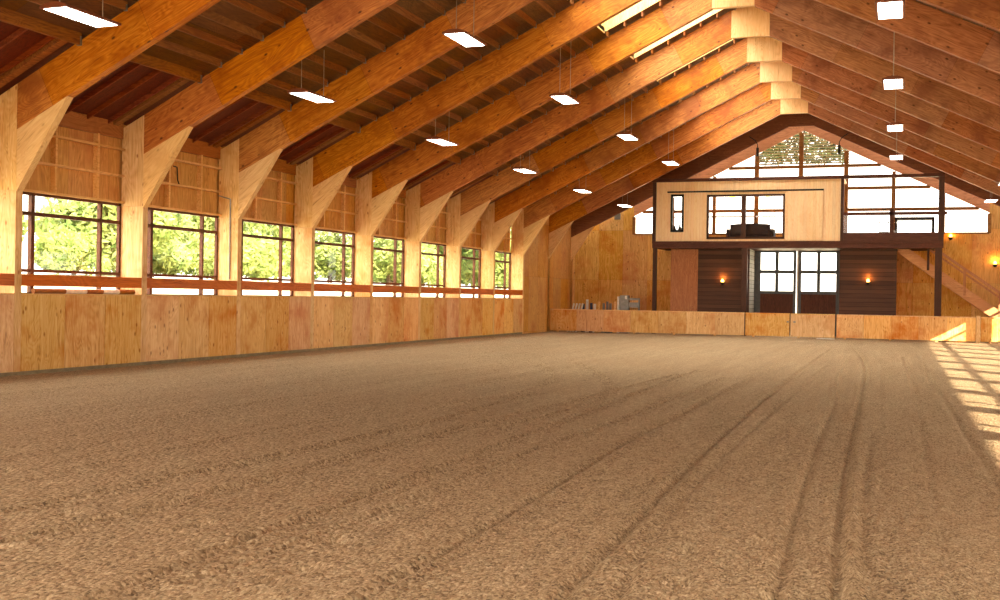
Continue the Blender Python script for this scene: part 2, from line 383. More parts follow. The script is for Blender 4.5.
for k in FRAMES:
    fr = make_frame(k)
    if k < 0: fr['label'] = 'tall wooden roof frame of the near bays, %s out of sight toward the camera end' % ORD[-k-1]
    elif k == 10: fr['label'] = 'plywood roof frame with backlit shade painted dark into its rafters, standing against the glazed gable end wall'
    else: fr['label'] = 'plywood roof frame with pale column and knee brace, %s from the left picture edge' % ORD[k]

# ------------------------------------------------------------------ ceiling bays
def slab(mb, x0, x1, y0, y1, th=.12, lift=0, m=0):
    mb.prism([(x0, zd(x0)+lift), (x1, zd(x1)+lift), (x1, zd(x1)+lift+th), (x0, zd(x0)+lift+th)], y0, y1, 'y', m)
SKX0, SKX1 = .7, 3.65
pur = None
HANG = None
for k in list(FRAMES)[:-1]:
    ya, yb = fy(k) + TH, fy(k + 1)
    n = k - FRAMES[0] + 1
    c = root('ceiling_%d' % n, (0, ya, zd(0)), 'boarded roof bay with purlins, %s bay counted from the gable end wall' % ORD[9 - k], 'ceiling', None, 'structure')
    sky = 2 <= k <= 8
    mb = MB()
    for s in (-1, 1):
        a, b = fy(k), fy(k + 1)
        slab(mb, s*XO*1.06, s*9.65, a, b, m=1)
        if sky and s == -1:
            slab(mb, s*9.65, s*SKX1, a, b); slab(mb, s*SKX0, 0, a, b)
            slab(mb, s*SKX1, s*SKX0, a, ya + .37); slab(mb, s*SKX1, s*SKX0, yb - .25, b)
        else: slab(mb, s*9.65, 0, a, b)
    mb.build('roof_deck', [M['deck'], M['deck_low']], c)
    if sky:
        sh = MB(); h = 1.0; x0, x1, y0, y1 = -SKX1, -SKX0, ya + .4, yb - .28
        t = .03
        for (p, q) in ((y0 - t, y0), (y1, y1 + t)):
            sh.prism([(x0, zd(x0)), (x1, zd(x1)), (x1, zd(x1) + h), (x0, zd(x0) + h)], p, q)
        for xx in (x0 - t, x1): sh.box(xx, xx + t, y0 - t, y1 + t, zd(xx) - .02, zd(xx) + h)
        sh.build('skylight_shaft', M['shaft'], c)
    # purlins on hangers
    x = 9.65; i = 0
    while x > .3:
        for s in (-1, 1):
            if k < -2 : continue
            if s == 1 and k < -2: continue
            big = i == 0
            if s == -1 and sky and SKX0 - .05 < x < SKX1 + .05:
                # stubs either side of the skylight opening
                segs = ((yb - .25, yb),)
            else: segs = ((ya, yb),)
            for (p, q) in segs:
                d = .14 if not big else .2; w = .045 if not big else .07
                zz = zd(x)
                m1 = MB().prism([(s*x - w/2, zd(x)-d), (s*x + w/2, zd(x)-d), (s*x + w/2, zd(abs(s*x + w/2))), (s*x - w/2, zd(abs(s*x - w/2)))], p, q)
                po = m1.build('purlin', M['purlin'], c)
                if (q - p) > 1 and k >= -1 and s == -1:
                    hb = MB().box(s*x - w/2 - .008, s*x + w/2 + .008, yb - .05, yb - .002, zz - d - .01, zz - .04)
                    hb.build('joist_hanger', M['steel'], po)
        x -= .505; i += 1
    # eave joists running down the slope to the wall
    for s in (-1, 1):
        if k < -2: continue
        for j in range(5):
            y = ya + (yb - ya) * (j + .6) / 5.4
            MB().prism([(s*XO, zd(XO)-.1), (s*9.68, zd(9.68)-.1), (s*9.68, zd(9.68)), (s*XO, zd(XO))], y, y + .045).build('joist', M['joist'], c)
        MB().prism([(s*XO, zd(XO)-.1), (s*9.68, zd(9.68)-.1), (s*9.68, zd(9.68)), (s*XO, zd(XO))], yb - .34, yb - .16).build('joist', M['purlin'], c)

# ------------------------------------------------------------------ side walls with windows
def window(s, k, n):
    ya, yb = fy(k) + TH, fy(k + 1)
    X0, X1 = s*XO - s*.0, s*(XO + .07)
    nm = 'window_%d' % n
    side = 'left' if s < 0 else 'right'
    r = root(nm, (s*XO, ya, 1.45), '', 'window', None, 'structure')
    if s < 0 and k >= 0: r['label'] = 'brown timber window onto trees in the long left wall, %s from the picture edge' % ORD[k]
    elif s < 0: r['label'] = 'brown timber window in left wall beyond the picture edge, %s behind it' % ORD[-k-1]
    else: r['label'] = 'brown timber window in the right wall, %s bay from the far end' % ORD[8 - k]
    mb = MB()
    mb.box(X0, X1, ya, ya + .06, 1.45, 3.46).box(X0, X1, yb - .06, yb, 1.45, 3.46)
    mb.box(X0, X1, ya, yb, 3.39, 3.46).box(X0, X1, ya, yb, 1.4, 1.48)
    mb.build('window_frame', M['win'], r)
    for dy, w in ((.82, .09), (2.80, .06)):
        MB().box(X0 - s*.02, X1, ya + dy, ya + dy + w, 1.48, 3.39).build('mullion', M['win'], r)
    for z, w in ((2.99, .075), (1.88, .06)):
        MB().box(X0 - s*.015, X1 - s*.01, ya + .06, yb - .06, z, z + w).build('transom', M['win'], r)
    MB().box(s*(XO + .04), s*(XO + .045), ya + .06, yb - .06, 1.48, 3.39).build('pane', M['glass'], r)
def upper(s, k, par):
    ya, yb = fy(k) + TH, fy(k + 1)
    MB().prism([(fy(k) - .01, 3.46), (yb + .01, 3.46), (yb + .01, zd(XO)), (fy(k) - .01, zd(XO))], s*(XO + .04), s*(XO + .1), 'x').build('plywood_panel', M['ply_wall'], par)
    for z in (4.02, 4.60): MB().box(s*(XO-.09), s*(XO+.04), ya, yb, z, z + .045).build('girt', M['girt'], par)
    for dy in (1.38, 2.62): MB().box(s*(XO-.085), s*(XO+.04), ya + dy, ya + dy + .055, 3.48, 4.86).build('stud', M['girt'], par)
    MB().box(s*(XO-.03), s*(XO+.04), ya, yb, 4.86, zd(XO)).build('top_plate', M['plate'], par)
    MB().box(s*(XO-.09), s*(XO+.04), ya, yb, 3.445, 3.49).build('girt', M['girt'], par)
n = 1
for s, side in ((-1, 'left'), (1, 'right')):
    w = root('wall_%s' % side, (s*XO, 0, 0), 'long %s wall of plywood panels above and below its windows' % side, 'wall', None, 'structure')
    w2 = root('wall_%s_end' % side, (s*XW, fy(8), 0), 'flush plywood wall at the far end of the %s side, beyond the windows' % side, 'wall', None, 'structure')
    for k in list(FRAMES)[:-1]:
        ya, yb = fy(k) + TH, fy(k + 1)
        if k <= 7 or (s == 1 and k == 8):
            window(s, k, n); n += 1
            upper(s, k, w)
            MB().box(s*XO, s*(XO + .07), ya, yb, -.3, 1.4).build('lower_panel', M['ply_wall'], w)
            # ledge behind the kickboard
            MB().box(s*(XW + .075), s*XO, ya, yb, 1.41, 1.445).build('window_ledge', M['win'], w)
        else:
            MB().prism([(fy(k) if k > 8 else ya, -.3), (yb + (1.2 if k == 9 else 0), -.3), (yb + (1.2 if k == 9 else 0), zd(XW) - .02), (fy(k) if k > 8 else ya, zd(XW) - .02)], s*XW, s*(XW + .05), 'x').build('plywood_panel', M['ply_wall'], w2)
    # kickboards: a run of three upright sheets per bay
    for k in range(FRAMES[0], 8):
        ya, yb = fy(k) + TH, fy(k + 1)
        lab = ('plywood kickboard under the %s left window, counted from the picture edge' % ORD[k]) if (s < 0 and k >= 0) else \
              ('plywood kickboard along the %s wall, %s bay from the far end' % (side, ORD[7 - k]))
        kb = root('kickboard', (s*XW, ya, 0), lab, 'kickboard', 'kickboards along the %s wall' % side, 'thing')
        L = (yb - ya) / 3
        for j in range(3):
            MB().box(s*XW, s*(XW + .04), ya + j*L + .009, ya + (j+1)*L - .009, .0, 1.44).build('plywood_sheet', M['ply_kick'], kb)
        MB().box(s*(XW+.0), s*(XW + .06), ya, yb, 1.441, 1.465).build('cap_strip', M['girt'], kb)
        # rail
        lab = ('orange board rail across the %s left window, counted from the picture edge' % ORD[k]) if (s < 0 and k >= 0) else \
              ('orange board rail across the %s wall windows, %s bay from the far end' % (side, ORD[7 - k]))
        rl = MB().box(s*(XW + .0), s*(XW + .045), ya + .003, yb - .003, 1.605, 1.83).build('window_rail', M['rail'], at=(s*XW, ya, 1.6), bevel=.004)
        tag(rl, lab, 'rail', 'orange rails across the %s windows' % side, 'thing')
    MB().box(s*(XW - .02), s*(XW + .05), REAR, fy(8), FL - .1, -.003).build('baseboard_%s' % side, M['curb'])
    tag(bpy.data.objects['baseboard_%s' % side], 'low grey concrete kerb under the %s kickboards' % side, 'baseboard', None, 'structure')

# ------------------------------------------------------------------ gable end wall
def zg(x): return 9.5 - .49 * abs(x)
g = root('wall_end', (0, YG, 0), 'plywood gable end wall behind the viewing gallery', 'wall', None, 'structure')
GX, GB = 8.0, 4.68
t0, t1 = YG, YG + .08
def gpoly(pts, name='plywood_panel', mat='ply_gable', y0=t0, y1=t1, par=None): return MB().prism(pts, y0, y1).build(name, M[mat], par or g)
for s in (-1, 1):
    gpoly([(s*GX, GB), (s*XO, GB), (s*XO, zd(XO) + .1), (s*GX, zd(GX) + .1)])
    gpoly([(s*2.15, -.3), (s*XO, -.3), (s*XO, GB), (s*2.15, GB)])
gpoly([(-2.15, 3.95), (2.15, 3.95), (2.15, GB), (-2.15, GB)])
for s in (-1, 1):
    gpoly([(0, zg(0)), (s*GX, zg(GX)), (s*GX, zd(GX)+.1), (0, zd(0)+.1)], 'rake_trim', 'trim', YG - .03, YG + .05)
# gable glazing: one window per bay between mullions
win = root('window_%d' % n, (0, YG, GB), 'large pale glazed gable window with timber mullions behind the gallery', 'window', None, 'structure'); n += 1
xm = [-8.0, -6.1, -4.1, -2.12, -.1, 1.92, 4.0, 6.1, 8.0]
for x in xm:
    w = .2 if abs(x) < 3 else .15
    top = zg(abs(x) + w/2)
    MB().box(x - w/2, x + w/2, YG - .04, YG + .1, GB, top).build('mullion', M['gwin'], win)
for z in (7.81, 6.77, 5.78):
    hx = min(GX, (9.5 - z) / .49 - .02)
    MB().box(-hx, hx, YG - .02, YG + .08, z - .07, z + .07).build('transom', M['gwin'], win)
MB().box(-GX, GX, YG - .04, YG + .08, GB - .03, GB + .04).build('sill', M['gwin'], win)
for a, b in zip(xm[:-1], xm[1:]):
    pts = [(a + .03, GB + .03), (b - .03, GB + .03), (b - .03, zg(b - .03)), (a + .03, zg(a + .03))]
    if a < 0 < b: pts.insert(3, (0, zg(0)))
    MB().prism(pts, YG + .03, YG + .036).build('pane', M['glass'], win)
# louvre slats in front of the top two panes (outside)
for j in range(13):
    z = 7.95 + j * .125
    hx = min(2.06, (9.46 - z) / .49)
    if hx > .1:
        tag_o = MB().prism([(YG + .12, z), (YG + .18, z), (YG + .18, z + .055), (YG + .12, z + .055)], -hx, hx, 'x').build('louvre_slat', M['slat'], win)
# small dark box on the gable wall
o = MB().box(-8.98, -8.68, YG - .1, YG - .002, 5.42, 5.72).build('junction_box', M['grey'], bevel=.01); tag(o, 'small grey box high on the end wall left of the gallery', 'box', None, 'thing')
# steel brackets on the end frame
for i, (x, z) in enumerate(((-2.05, 8.8), (1.62, 8.8))):
    yb_ = fy(10)
    sx = 1 if x > 0 else -1
    q = [(x + sx*.0, z - .45), (x, z + .05), (x - sx*-.12, z + .25), (x + sx*.38, z + .42)]
    mb = MB().box(x - .06, x + .06, yb_ - .03, yb_ - .002, z - .5, z - .1)
    for (a1, b1), (a2, b2) in zip(q[:-1], q[1:]): mb.tube((a1, yb_ - .05, b1), (a2, yb_ - .05, b2), .022, n=6)
    o = mb.build('steel_bracket', M['black'])
    tag(o, 'dark steel bracket on the end roof frame, %s of the louvred gable glass' % ('left', 'right')[i], 'bracket', 'steel brackets on the end frame', 'thing')

# ------------------------------------------------------------------ central doors under the gallery
for i, (x0, x1) in enumerate(((-2.0, -.24), (-.14, 1.68))):
    d = root('door_%d' % (i + 1), (x0, YG, 0), 'glazed entrance door leaf with grey frame and dark lower panel, %s leaf' % ('left', 'right')[i], 'door', None, 'structure')
    f = .13; z0, z1 = 2.0, 3.8; ym = YG
    mb = MB().box(x0, x0 + f, ym, ym + .06, FL, 3.9).box(x1 - f, x1, ym, ym + .06, FL, 3.9).box(x0 + f, x1 - f, ym, ym + .06, z1, 3.9).box(x0 + f, x1 - f, ym, ym + .06, z0 - .14, z0)
    mb.box(x0 + f, x1 - f, ym, ym + .06, FL, FL + .15)
    mb.build('door_frame', M['doorf'], d)
    xc, zc = (x0 + x1) / 2, (z0 + z1) / 2
    MB().box(xc - .075, xc + .075, ym + .005, ym + .05, z0, z1).box(x0 + f, x1 - f, ym + .006, ym + .049, zc - .075, zc + .075).build('glazing_bar', M['doorf'], d)
    MB().box(x0 + f, x1 - f, ym + .02, ym + .05, FL + .15, z0 - .14).build('door_panel', M['doorp'], d)
    MB().box(x0 + f, x1 - f, ym + .025, ym + .03, z0, z1).build('pane', M['glass'], d)
    hx = x1 - .05 if i == 0 else x0 + .05
    MB().tube((hx, ym - .05, .95), (hx, ym - .05, 1.25), .012).box(hx - .01, hx + .01, ym - .05, ym, .96, .98).box(hx - .01, hx + .01, ym - .05, ym, 1.22, 1.24).build('handle', M['steel'], d)
o = MB().box(-.21, -.17, YG - .02, YG + .05, FL, 3.9).build('trim_1', M['white']); tag(o, 'pale upright strip between the two glazed door leaves', 'trim', None, 'structure')
o = MB().box(-2.15, 2.15, YG, YG + .06, 3.9, 3.96).build('trim_2', M['doorf']); tag(o, 'grey head strip above the glazed entrance doors', 'trim', None, 'structure')
o = MB().box(-2.15, -2.0, YG, YG + .06, FL, 3.9).box(1.68, 2.15, YG, YG + .06, FL, 3.9).build('trim_3', M['doorf']); tag(o, 'grey side strips framing the glazed entrance doors', 'trim', None, 'structure')

# ------------------------------------------------------------------ room walls under the gallery
YS = 51.4
o = MB().box(-5.77, -4.5, YS, YS + .1, FL - .1, 3.88).build('wall_left_infill', M['infill']); tag(o, 'plywood wall panel under the gallery, left of the dark siding', 'wall', None, 'structure')
o = MB().box(-4.5, -2.15, YS, YS + .1, FL - .1, 3.88).build('wall_left_siding', M['siding']); tag(o, 'dark horizontal board wall left of the entrance doors', 'wall', None, 'structure')
o = MB().box(1.8, 4.19, YS, YS + .1, FL - .1, 3.88).build('wall_right_siding', M['siding']); tag(o, 'dark horizontal board wall right of the entrance doors', 'wall', None, 'structure')
def jamb(x, s):
    return MB().box(x, x + .08 * s, YS + .1, YG - .001, FL - .1, 3.88)
M['jamb'] = siding(); M['jamb'].name = 'grey_weathered_siding'
for nd in M['jamb'].node_tree.nodes:
    if nd.type == 'VALTORGB': nd.color_ramp.elements[0].color = srgb('8A8478'); nd.color_ramp.elements[1].color = srgb('A8A294')
o = jamb(-2.15, -1).build('wall_left_jamb', M['jamb']); tag(o, 'grey boarded side wall of the door recess, left side', 'wall', None, 'structure')
o = jamb(1.8, 1).build('wall_right_jamb', M['siding']); tag(o, 'dark boarded side wall of the door recess, right side', 'wall', None, 'structure')
o = MB().box(-5.77, -5.7, YS + .1, YG - .001, FL - .1, 3.88).build('wall_left_return', M['ply_gable']); tag(o, 'plywood return wall under the gallery, left end', 'wall', None, 'structure')
o = MB().box(4.11, 4.19, YS + .1, YG - .001, FL - .1, 3.88).build('wall_right_return', M['ply_gable']); tag(o, 'plywood return wall beside the stairs under the gallery', 'wall', None, 'structure')

# ------------------------------------------------------------------ viewing gallery
ga = root('viewing_gallery', (-.2, YB, 0), 'raised viewing gallery with pale boarded room and open deck on brown posts', 'viewing gallery', None, 'thing')
GL, GR = -6.5, 6.05
MB().box(GL, GR, YB, YB + .16, 3.9, 4.12).box(GL, GR, YB - .05, YB + .14, 4.12, 4.2).build('floor_beam', M['brown'], ga)
MB().box(GL + .1, GR - .1, YB + .16, YG - .03, 3.89, 4.1).build('deck_floor', M['brown'], ga)
MB().box(GL - .02, GR, YB - .06, YB + .16, 6.93, 7.07).build('roof_beam', M['brown'], ga)
MB().box(GL, GL + .16, YB - .03, YB + .16, 4.2, 6.93).build('corner_post', M['post'], ga)
MB().box(1.84, 1.97, YB - .04, YB + .16, 4.2, 6.93).build('corner_post', M['post'], ga)
MB().box(GR - .22, GR, YB - .03, YB + .16, 4.12, 6.93).build('corner_post', M['post'], ga)
for x0, x1 in ((-6.46, -6.28), (-2.4, -2.14), (5.72, 6.0)):
    MB().box(x0, x1, YB - .01, YB + .16, FL, 3.9).build('support_post', M['post'], ga)
# cladding around the two openings
O1 = (-5.66, -5.06, 4.63, 6.36); O2 = (-4.0, -.54, 4.3, 6.32)
cl = MB()
def cb(x0, x1, z0, z1): cl.box(x0, x1, YB + .03, YB + .12, z0, z1)
cb(GL + .16, 1.84, O1[3], 6.93)
cb(GL + .16, O1[0], 4.2, O1[3]); cb(O1[0], O1[1], 4.2, O1[2]); cb(O1[1], O2[0], 4.2, O1[3]); cb(O2[1], 1.84, 4.2, O1[3])
cb(O2[0], O2[1], 4.2, O2[2]); cb(O2[0], O2[1], O2[3], O1[3])
cl.build('front_cladding', M['clad'], ga)
MB().box(-5.82, 1.12, YB - .03, YB - .0, 6.43, 6.5).build('sliding_track', M['black'], ga)
for x0, x1 in ((-5.04, -4.06), (-.46, 1.1)):
    MB().box(x0, x1, YB - .015, YB + .025, 4.24, 6.44).build('sliding_panel', M['clad'], ga)
for (a, b, c_, d_), bars in ((O1, ()), (O2, (-2.35,))):
    fr = MB().box(a, a + .09, YB, YB + .13, c_, d_).box(b - .09, b, YB, YB + .13, c_, d_).box(a, b, YB, YB + .13, d_ - .1, d_).box(a, b, YB, YB + .13, c_, c_ + .1)
    for x in bars: fr.box(x - .1, x + .1, YB + .01, YB + .12, c_, d_)
    f_ = fr.build('window_frame', M['post'] if len(bars) else M['black'], ga)
    MB().box(a + .05, b - .05, YB + .07, YB + .075, c_ + .06, d_ - .06).build('pane', M['glass'], f_)
# open deck side: handrail, mid post, fascia
MB().box(1.97, GR, YB + .0, YB + .1, 4.2, 4.56).build('deck_fascia', M['brown'], ga)
MB().box(1.97, GR + .12, YB - .02, YB + .09, 5.32, 5.45).build('handrail', M['brown'], ga)
MB().box(3.87, 4.04, YB - .02, YB + .1, 4.12, 5.6).build('rail_post', M['brown'], ga)
MB().box(3.93, 4.02, YB + .0, YB + .09, 5.6, 6.93).build('rail_post', M['gwin'], ga)
MB().box(1.98, GR - .23, YB + .045, YB + .05, 4.56, 5.34).build('guard_glass', M['glass'], ga)
MB().box(GL + .2, 1.9, YG - .16, YG - .12, 5.48, 5.53).build('back_rail', M['gwin'], ga)
# things in the gallery
def sofa():
    r = root('sofa', (-2.2, 52.0, 4.1), 'dark sofa with a curved back seen through the gallery window', 'sofa', None, 'thing')
    x0, x1, y0, y1 = -3.1, -1.3, 51.7, 52.5
    arc = [(x0 + (x1 - x0) * i / 12, .93 + .045 * math.sin(math.pi * i / 12)) for i in range(13)]
    MB().prism([(x0, 4.5 )] + [(x, 4.1 + h) for x, h in arc] + [(x1, 4.5)], y0, y0 + .22).build('backrest', M['dark'], r, bevel=.02)
    MB().box(x0, x1, y0 + .2, y1, 4.28, 4.55).build('seat', M['dark'], r, bevel=.03)
    for x in (x0 - .18, x1): MB().box(x, x + .18, y0, y1, 4.2, 4.82).build('armrest', M['dark'], r, bevel=.03)
    for x in (x0, x1 - .06):
        for y in (y0 + .03, y1 - .08): MB().box(x, x + .06, y, y + .05, 4.1, 4.3).build('leg', M['black'], r)
sofa()
for i, (x, h) in enumerate(((-5.52, .3), (-5.28, .38))):
    o = MB().lathe([(0, 0), (.06, 0), (.09, h*.4), (.04, h*.75), (.07, h), (.0, h)], (x, YB + .3, 4.62), 12).build('vase', M['black'], at=(x, YB + .3, 4.62), smooth=True)
    tag(o, 'small dark vase in the narrow gallery window, %s one' % ('shorter left', 'taller right')[i], 'vase', 'dark vases in the narrow window', 'thing')
o = MB().box(-5.75, -4.95, YB + .14, YB + .45, 4.56, 4.62).build('window_shelf', M['post']); tag(o, 'dark shelf behind the narrow gallery window', 'shelf', None, 'thing')
for i, x in enumerate((-3.05, -1.43)):
    r = root('pendant_lamp', (x, 51.9, 6.3), 'small yellow pendant lamp in the gallery room, %s one' % ('left', 'right')[i], 'lamp', 'yellow pendant lamps in the gallery', 'thing')
    MB().lathe([(.02, .1), (.12, .04), (.15, 0), (.02, -.02)], (x, 51.9, 6.28), 14).build('lamp_shade', M['pend'], r)
    MB().tube((x, 51.9, 6.36), (x, 51.9, 7.0), .01).build('cord', M['black'], r)
MB().box(GL, 1.95, YB + .16, YG - .12, 6.95, 7.03).build('room_roof', M['clad'], ga)
def table(name, x0, x1, y0, y1, zt, label, mat, th=.05, leg=.06):
    r = root(name, ((x0+x1)/2, (y0+y1)/2, 4.1), label, 'table', None, 'thing')
    MB().box(x0, x1, y0, y1, zt - th, zt).build('tabletop', mat, r, bevel=.004)
    for x in (x0, x1 - leg):
        for y in (y0, y1 - leg): MB().box(x, x + leg, y, y + leg, 4.1, zt - th).build('leg', mat, r)
table('high_table', 4.08, 5.7, 51.4, 52.1, 5.28, 'tall black framed table on the open gallery deck by the corner post', M['black'], .11, .1)
def chair():
    x0, x1, y0, y1 = 3.42, 3.84, 51.6, 52.05
    r = root('chair', (3.63, 51.8, 4.1), 'thin framed chair on the gallery deck left of the tall black table', 'chair', None, 'thing')
    for x in (x0, x1 - .035):
        MB().box(x, x + .035, y0, y0 + .035, 4.1, 5.1).build('leg', M['doorf'], r); MB().box(x, x + .035, y1 - .035, y1, 4.1, 4.62).build('leg', M['doorf'], r)
    MB().box(x0, x1, y0 + .035, y1, 4.62, 4.66).build('seat', M['doorf'], r); MB().box(x0, x1, y0, y0 + .03, 5.06, 5.11).build('backrest', M['doorf'], r)
chair()
def sconce(x, y, z, label):
    r = root('wall_sconce', (x, y, z), label, 'wall light', 'glowing wall sconces around the gallery', 'thing')
    c = (x, y - .14, z)
    MB().lathe([(.0, -.14), (.06, -.12), (.1, -.02), (.105, .0), (.095, .0), (.05, -.1), (.0, -.11)], c, 14).build('cup', M['black'], r, smooth=True)
    MB().lathe([(.0, -.05), (.05, -.04), (.075, .04), (.05, .12), (.0, .14)], c, 14).build('bulb', M['lampy'], r, smooth=True)
    MB().box(x - .04, x + .04, y - .03, y - .001, z - .1, z + .02).box(x - .015, x + .015, y - .14, y - .03, z - .11, z - .085).build('bracket', M['black'], r)
    l = bpy.data.lights.new('sconce_light', 'POINT'); l.energy = 7; l.color = (1, .36, .06); l.shadow_soft_size = .06
    lo = bpy.data.objects.new('sconce_light', l); COL.objects.link(lo); lo.location = (0, -.14, .2); lo.parent = r
sconce(-3.34, YS, 2.36, 'lit sconce on the dark siding left of the entrance doors')
sconce(3.01, YS, 2.43, 'lit sconce on the dark siding right of the entrance doors')
sconce(6.42, YG, 4.5, 'lit sconce on plywood just right of the gallery corner')
sconce(8.25, YG, 3.3, 'lit sconce on plywood above the stairs at the right picture edge')

# ------------------------------------------------------------------ stairs
def stairs():
    r = root('staircase', (6.2, 51.8, 0), 'plywood sided staircase with handrail rising left to the gallery deck', 'staircase', None, 'thing')
    xa, za, m = 4.22, 3.74, -.725
    def zl(x): return za + m * (x - xa)
    xb = 9.3
    for y in (51.62, 52.62):
        MB().prism([(xa, zl(xa)), (xb, zl(xb)), (xb, zl(xb) + .52), (xa + .35, zl(xa + .35) + .5), (xa, zl(xa) + .15)], y, y + .06).build('stringer', M['stairw'], r)
    nst = 20
    for i in range(nst):
        x = 4.5 + i * .24; z = zl(x) + .22
        MB().box(x, x + .27, 51.68, 52.62, z, z + .035).build('tread', M['stairw'], r)
    for y in (51.6,):
        MB().prism([(5.0, zl(5.0)+1.22), (xb, zl(xb)+1.2), (xb, zl(xb)+1.34), (5.0, zl(5.0)+1.34)], y, y + .09).build('handrail', M['infill'], r)
        MB().prism([(5.0, zl(5.0)+1.02), (xb, zl(xb)+1.02), (xb, zl(xb)+1.12), (5.0, zl(5.0)+1.12)], y+.02, y + .05).build('guard_rail', M['infill'], r)
        for x in (5.42, 6.9, 8.3):
            MB().box(x, x + .1, y, y + .07, zl(x) + .1, zl(x) + 1.22).build('baluster_post', M['post'] if x < 6 else M['infill'], r)
    MB().box(xb, xb + .12, 51.6, 51.72, FL, 1.4).build('newel_post', M['stairw'], r)
stairs()

# ------------------------------------------------------------------ far kickboard wall, gates, posts
def fkick(x0, x1, label, gate=False, mat='ply_kick', nm='kickboard'):
    r = root(nm, (x0, YK, 0), label, 'gate' if gate else 'kickboard', None, 'thing')
    nn = max(1, round((x1 - x0) / 1.22)) if not gate else 1
    L = (x1 - x0) / nn
    for j in range(nn):
        MB().box(x0 + j*L + .003, x0 + (j+1)*L - .003, YK, YK + .04, -.01, .96).build('plywood_sheet', M[mat], r)
    MB().box(x0, x1, YK - .005, YK + .09, .96, 1.0).build('cap_strip', M['ply_kick'], r)
    for x in np.arange(x0 + .3, x1 - .1, 1.83):
        MB().box(x, x + .09, YK + .04, YK + .13, FL, .96).build('stud', M['girt'], r)
    return r
fkick(-XW + .02, -2.1, 'low plywood kickboard wall across the far end, left of the gates')
a = fkick(-2.05, -.16, 'left gate leaf in the far low plywood wall', True, nm='arena_gate')
b = fkick(-.12, 1.74, 'right gate leaf with footprints in the far low plywood wall', True, 'ply_col', nm='arena_gate'); b['label'] = 'right gate leaf of paler plywood in the far low wall'
for o_ in (a, b): o_['group'] = 'gates in the far kickboard'
for s_, o_, x in ((0, a, -.28), (1, b, 0.0)): MB().box(x, x + .1, YK - .02, YK - .005, .6, .66).build('latch', M['steel'], o_)
fkick(1.8, 7.3, 'low plywood kickboard wall across the far end, between gates and sunlit post')
fkick(7.5, XW, 'low plywood kickboard wall at the far right, beyond the sunlit post')
o = MB().box(7.32, 7.48, YK - .06, YK + .1, FL, 1.04).build('fence_post', M['ply_col'], bevel=.008); tag(o, 'short sunlit wooden post in the far kickboard wall', 'post', None, 'thing')
o = MB().box(1.0, 1.75, YK - .35, YK - .1, FL - .02, FL + .03).build('threshold_strip', M['white'], bevel=.005); tag(o, 'small white strip lying on the sand before the right gate', 'strip', None, 'thing')
# jump gear stored behind the far wall, left
def jumps():
    xs = [-10.12, -9.98, -9.84, -9.7]
    for i, x in enumerate(xs):
        o = MB().tube((x - .2, YK + .35, FL), (x + .12, YK + .3, 1.27), .045, n=8).build('jump_pole', M['white'])
        tag(o, 'white jump pole leaning behind the far wall, %s of the leaning row' % ('leftmost', 'second', 'third', 'rightmost')[i], 'pole', 'white poles leaning behind the far wall', 'thing')
    def standard(x, h, mat, label, w=.3):
        r = root('jump_standard', (x, YK + .5, FL), label, 'jump standard', 'jump standards behind the far wall', 'thing')
        MB().box(x - .05, x + .05, YK + .45, YK + .55, FL, h).build('upright', mat, r)
        MB().box(x - w, x + w, YK + .46, YK + .54, FL, .03).box(x - .04, x + .04, YK + .3, YK + .7, FL, .03).build('foot', mat, r)
        MB().box(x - w/2, x + w/2, YK + .47, YK + .53, h - .4, h - .32).build('crossbar', mat, r)
    standard(-9.6, 1.25, M['blue'], 'dark blue jump standard next to the leaning white poles', .08)
    standard(-9.42, 1.46, M['white'], 'tall white jump standard, tallest of the left cluster', .08)
    standard(-9.22, 1.3, M['blue'], 'dark blue jump standard right of the tall white one', .08)
    standard(-9.05, 1.26, M['white'], 'short white jump standard between blue and brown ones', .07)
    for i, x in enumerate((-8.85, -8.62, -8.45, -8.3, -8.08)):
        standard(x, 1.3 if i % 2 else 1.38, M['girt'] if i in (0, 4) else M['grey'], ('brown', 'grey', 'taller grey', 'grey slim', 'brown slim')[i] + ' jump standard in the cluster left of the metal cabinet', .09)
    r = root('tool_stand', (-7.5, YK + .6, FL), 'grey metal stand with two shelves behind the far wall', 'stand', None, 'thing')
    MB().box(-7.98, -7.88, YK + .5, YK + .7, FL, 1.62).build('side_post', M['white'], r)
    MB().box(-7.86, -7.45, YK + .5, YK + .75, FL, 1.68).build('cabinet', M['steel'], r)
    MB().box(-7.62, -7.52, YK + .49, YK + .499, 1.5, 1.66).build('label_plate', M['white'], r)
    for z0, z1 in ((1.46, 1.56), (1.12, 1.36)): MB().box(-7.45, -6.95, YK + .55, YK + .7, z0, z1).build('shelf', M['steel'], r)
    MB().box(-7.0, -6.95, YK + .56, YK + .69, FL, 1.46).build('side_post', M['steel'], r)
jumps()
# striped pole on the ledge of the first window
r = root('striped_pole', (-XO + .2, fy(0) + 2, 1.5), 'brown and white banded jump pole lying on the first window ledge', 'pole', None, 'thing')
ybs = [fy(0) + .3, fy(0) + 1.05, fy(0) + 1.85, fy(0) + 2.4, fy(0) + 2.95, fy(0) + 3.45]
ybs = [16.9, 17.75, 18.35, 18.85, 19.35, 19.85]
for i in range(5): MB().tube((-11.25, ybs[i], 1.515), (-11.25, ybs[i+1], 1.515), .052, n=10).build('band', M['white'] if i in (1, 3) else M['purlin'], r)
